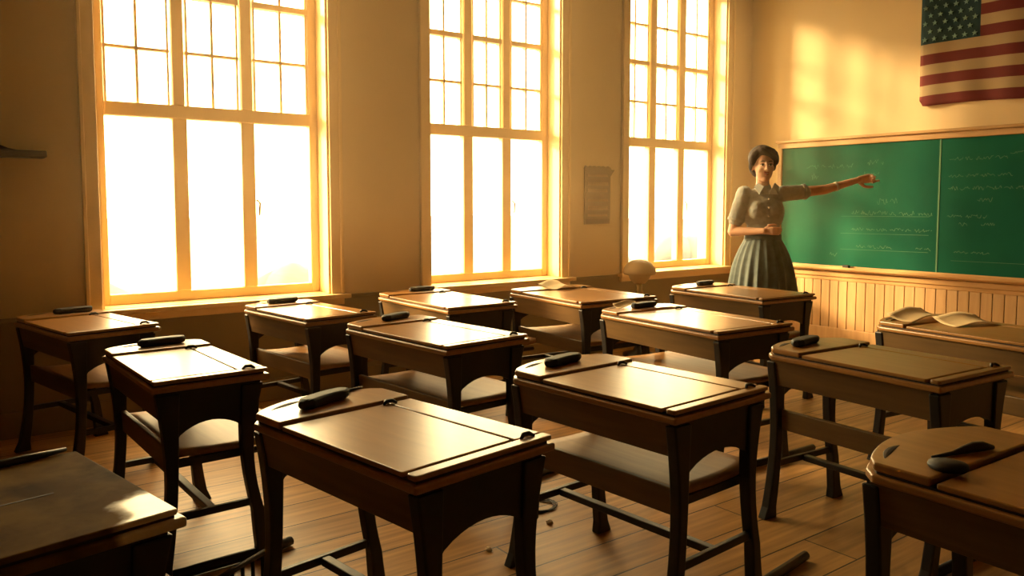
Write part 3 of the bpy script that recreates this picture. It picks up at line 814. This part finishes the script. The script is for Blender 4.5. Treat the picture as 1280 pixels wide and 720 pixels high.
    # watch
    bm = bmesh.new(); a = Vector(ER).lerp(Vector(WR), .30); c_ = Vector(ER).lerp(Vector(WR), .37); tube(bm, [a, c_], .0345, 24)
    ft('bracelet', bm, white)
    # shoes
    for s in (-1, 1):
        bm = bmesh.new(); cap(bm, (s*.07, .035, .045), (s*.087, -.12, .032), .038, .030, 16); box(bm, (s*.07-.016, .035, 0), (s*.07+.016, .07, .04))
        for v in bm.verts: v.co.z = max(0, min(v.co.z, .068))
        ft('shoe', bm, M['black'])
teacher()

# ------------------------------------------------------------------ light
w = bpy.data.worlds.new('World'); scene.world = w; w.use_nodes = True
bg = w.node_tree.nodes['Background']; bg.inputs['Color'].default_value = (1.0, .74, .38, 1); bg.inputs['Strength'].default_value = 20.0
sl = bpy.data.lights.new('sun', 'SUN'); sl.energy = 14; sl.color = (1, .66, .32); sl.angle = R(8)
so = bpy.data.objects.new('sun', sl); col.objects.link(so)
az = Vector((.62, -.78, 0)).normalized(); el = R(20)
dirv = az*math.cos(el) - Vector((0, 0, 1))*math.sin(el)
so.rotation_euler = dirv.to_track_quat('-Z', 'Y').to_euler(); so.location = (0, 12, 8)

# daylight portals help sampling: they emit nothing, they only mark the window openings
for a, b in WIN:
    l = bpy.data.lights.new('window_daylight', 'AREA'); l.shape = 'RECTANGLE'; l.size = b-a; l.size_y = WTOP-SILL
    l.cycles.is_portal = True
    o = bpy.data.objects.new('window_daylight', l); col.objects.link(o)
    o.location = ((a+b)/2, YW+.31, (SILL+WTOP)/2); o.rotation_euler = (R(-90), 0, 0)

# haze added to brighten the window wall, thickest there, gone towards mid-room
hm = bpy.data.materials.new('added_haze'); hm.use_nodes = True
hn = hm.node_tree; hn.nodes.clear()
ho = hn.nodes.new('ShaderNodeOutputMaterial'); hv = hn.nodes.new('ShaderNodeVolumeScatter')
hv.inputs['Anisotropy'].default_value = .5; hv.inputs['Color'].default_value = (1, .66, .34, 1)
htc = hn.nodes.new('ShaderNodeTexCoord'); hs = hn.nodes.new('ShaderNodeSeparateXYZ'); hr = hn.nodes.new('ShaderNodeMapRange')
hr.interpolation_type = 'SMOOTHSTEP'
hr.inputs['From Min'].default_value = 2.3; hr.inputs['From Max'].default_value = YW; hr.inputs['To Min'].default_value = 0; hr.inputs['To Max'].default_value = .15
hn.links.new(htc.outputs['Object'], hs.inputs[0]); hn.links.new(hs.outputs['Y'], hr.inputs['Value']); hz_ = hn.nodes.new('ShaderNodeMapRange'); hz_.interpolation_type = 'SMOOTHSTEP'
hz_.inputs['From Min'].default_value = .55; hz_.inputs['From Max'].default_value = 1.5
hx_ = hn.nodes.new('ShaderNodeMapRange'); hx_.interpolation_type = 'SMOOTHSTEP'
hx_.inputs['From Min'].default_value = -.2; hx_.inputs['From Max'].default_value = 1.6; hx_.inputs['To Min'].default_value = .25
m1_ = hn.nodes.new('ShaderNodeMath'); m1_.operation = 'MULTIPLY'; m2_ = hn.nodes.new('ShaderNodeMath'); m2_.operation = 'MULTIPLY'
hn.links.new(hs.outputs['Z'], hz_.inputs['Value']); hn.links.new(hs.outputs['X'], hx_.inputs['Value'])
hn.links.new(hr.outputs['Result'], m1_.inputs[0]); hn.links.new(hz_.outputs['Result'], m1_.inputs[1])
hn.links.new(m1_.outputs[0], m2_.inputs[0]); hn.links.new(hx_.outputs['Result'], m2_.inputs[1]); hn.links.new(m2_.outputs[0], hv.inputs['Density'])
hn.links.new(hv.outputs[0], ho.inputs['Volume'])
bm = bmesh.new(); box(bm, (X0+.05, 2.3, .56), (XB-.06, YW-.075, ZC-.05))
obj('haze', bm, hm, kind='stuff')

# ------------------------------------------------------------------ camera
cam = bpy.data.cameras.new('camera'); co = bpy.data.objects.new('camera', cam); col.objects.link(co)
F = 997; PY = 324.5; pitch = 4
cam.sensor_width = 36; cam.lens = F*36/1280
cam.shift_y = -(360-PY)/1280
co.location = (0, 0, EYE)
co.rotation_euler = (R(90-pitch), 0, R(53.5-90))
cam.clip_start = .02; cam.clip_end = 500
scene.camera = co
vs = scene.view_settings
vs.view_transform = 'Standard'; vs.look = 'None'; vs.exposure = 0.15; vs.gamma = 1; vs.use_curve_mapping = False
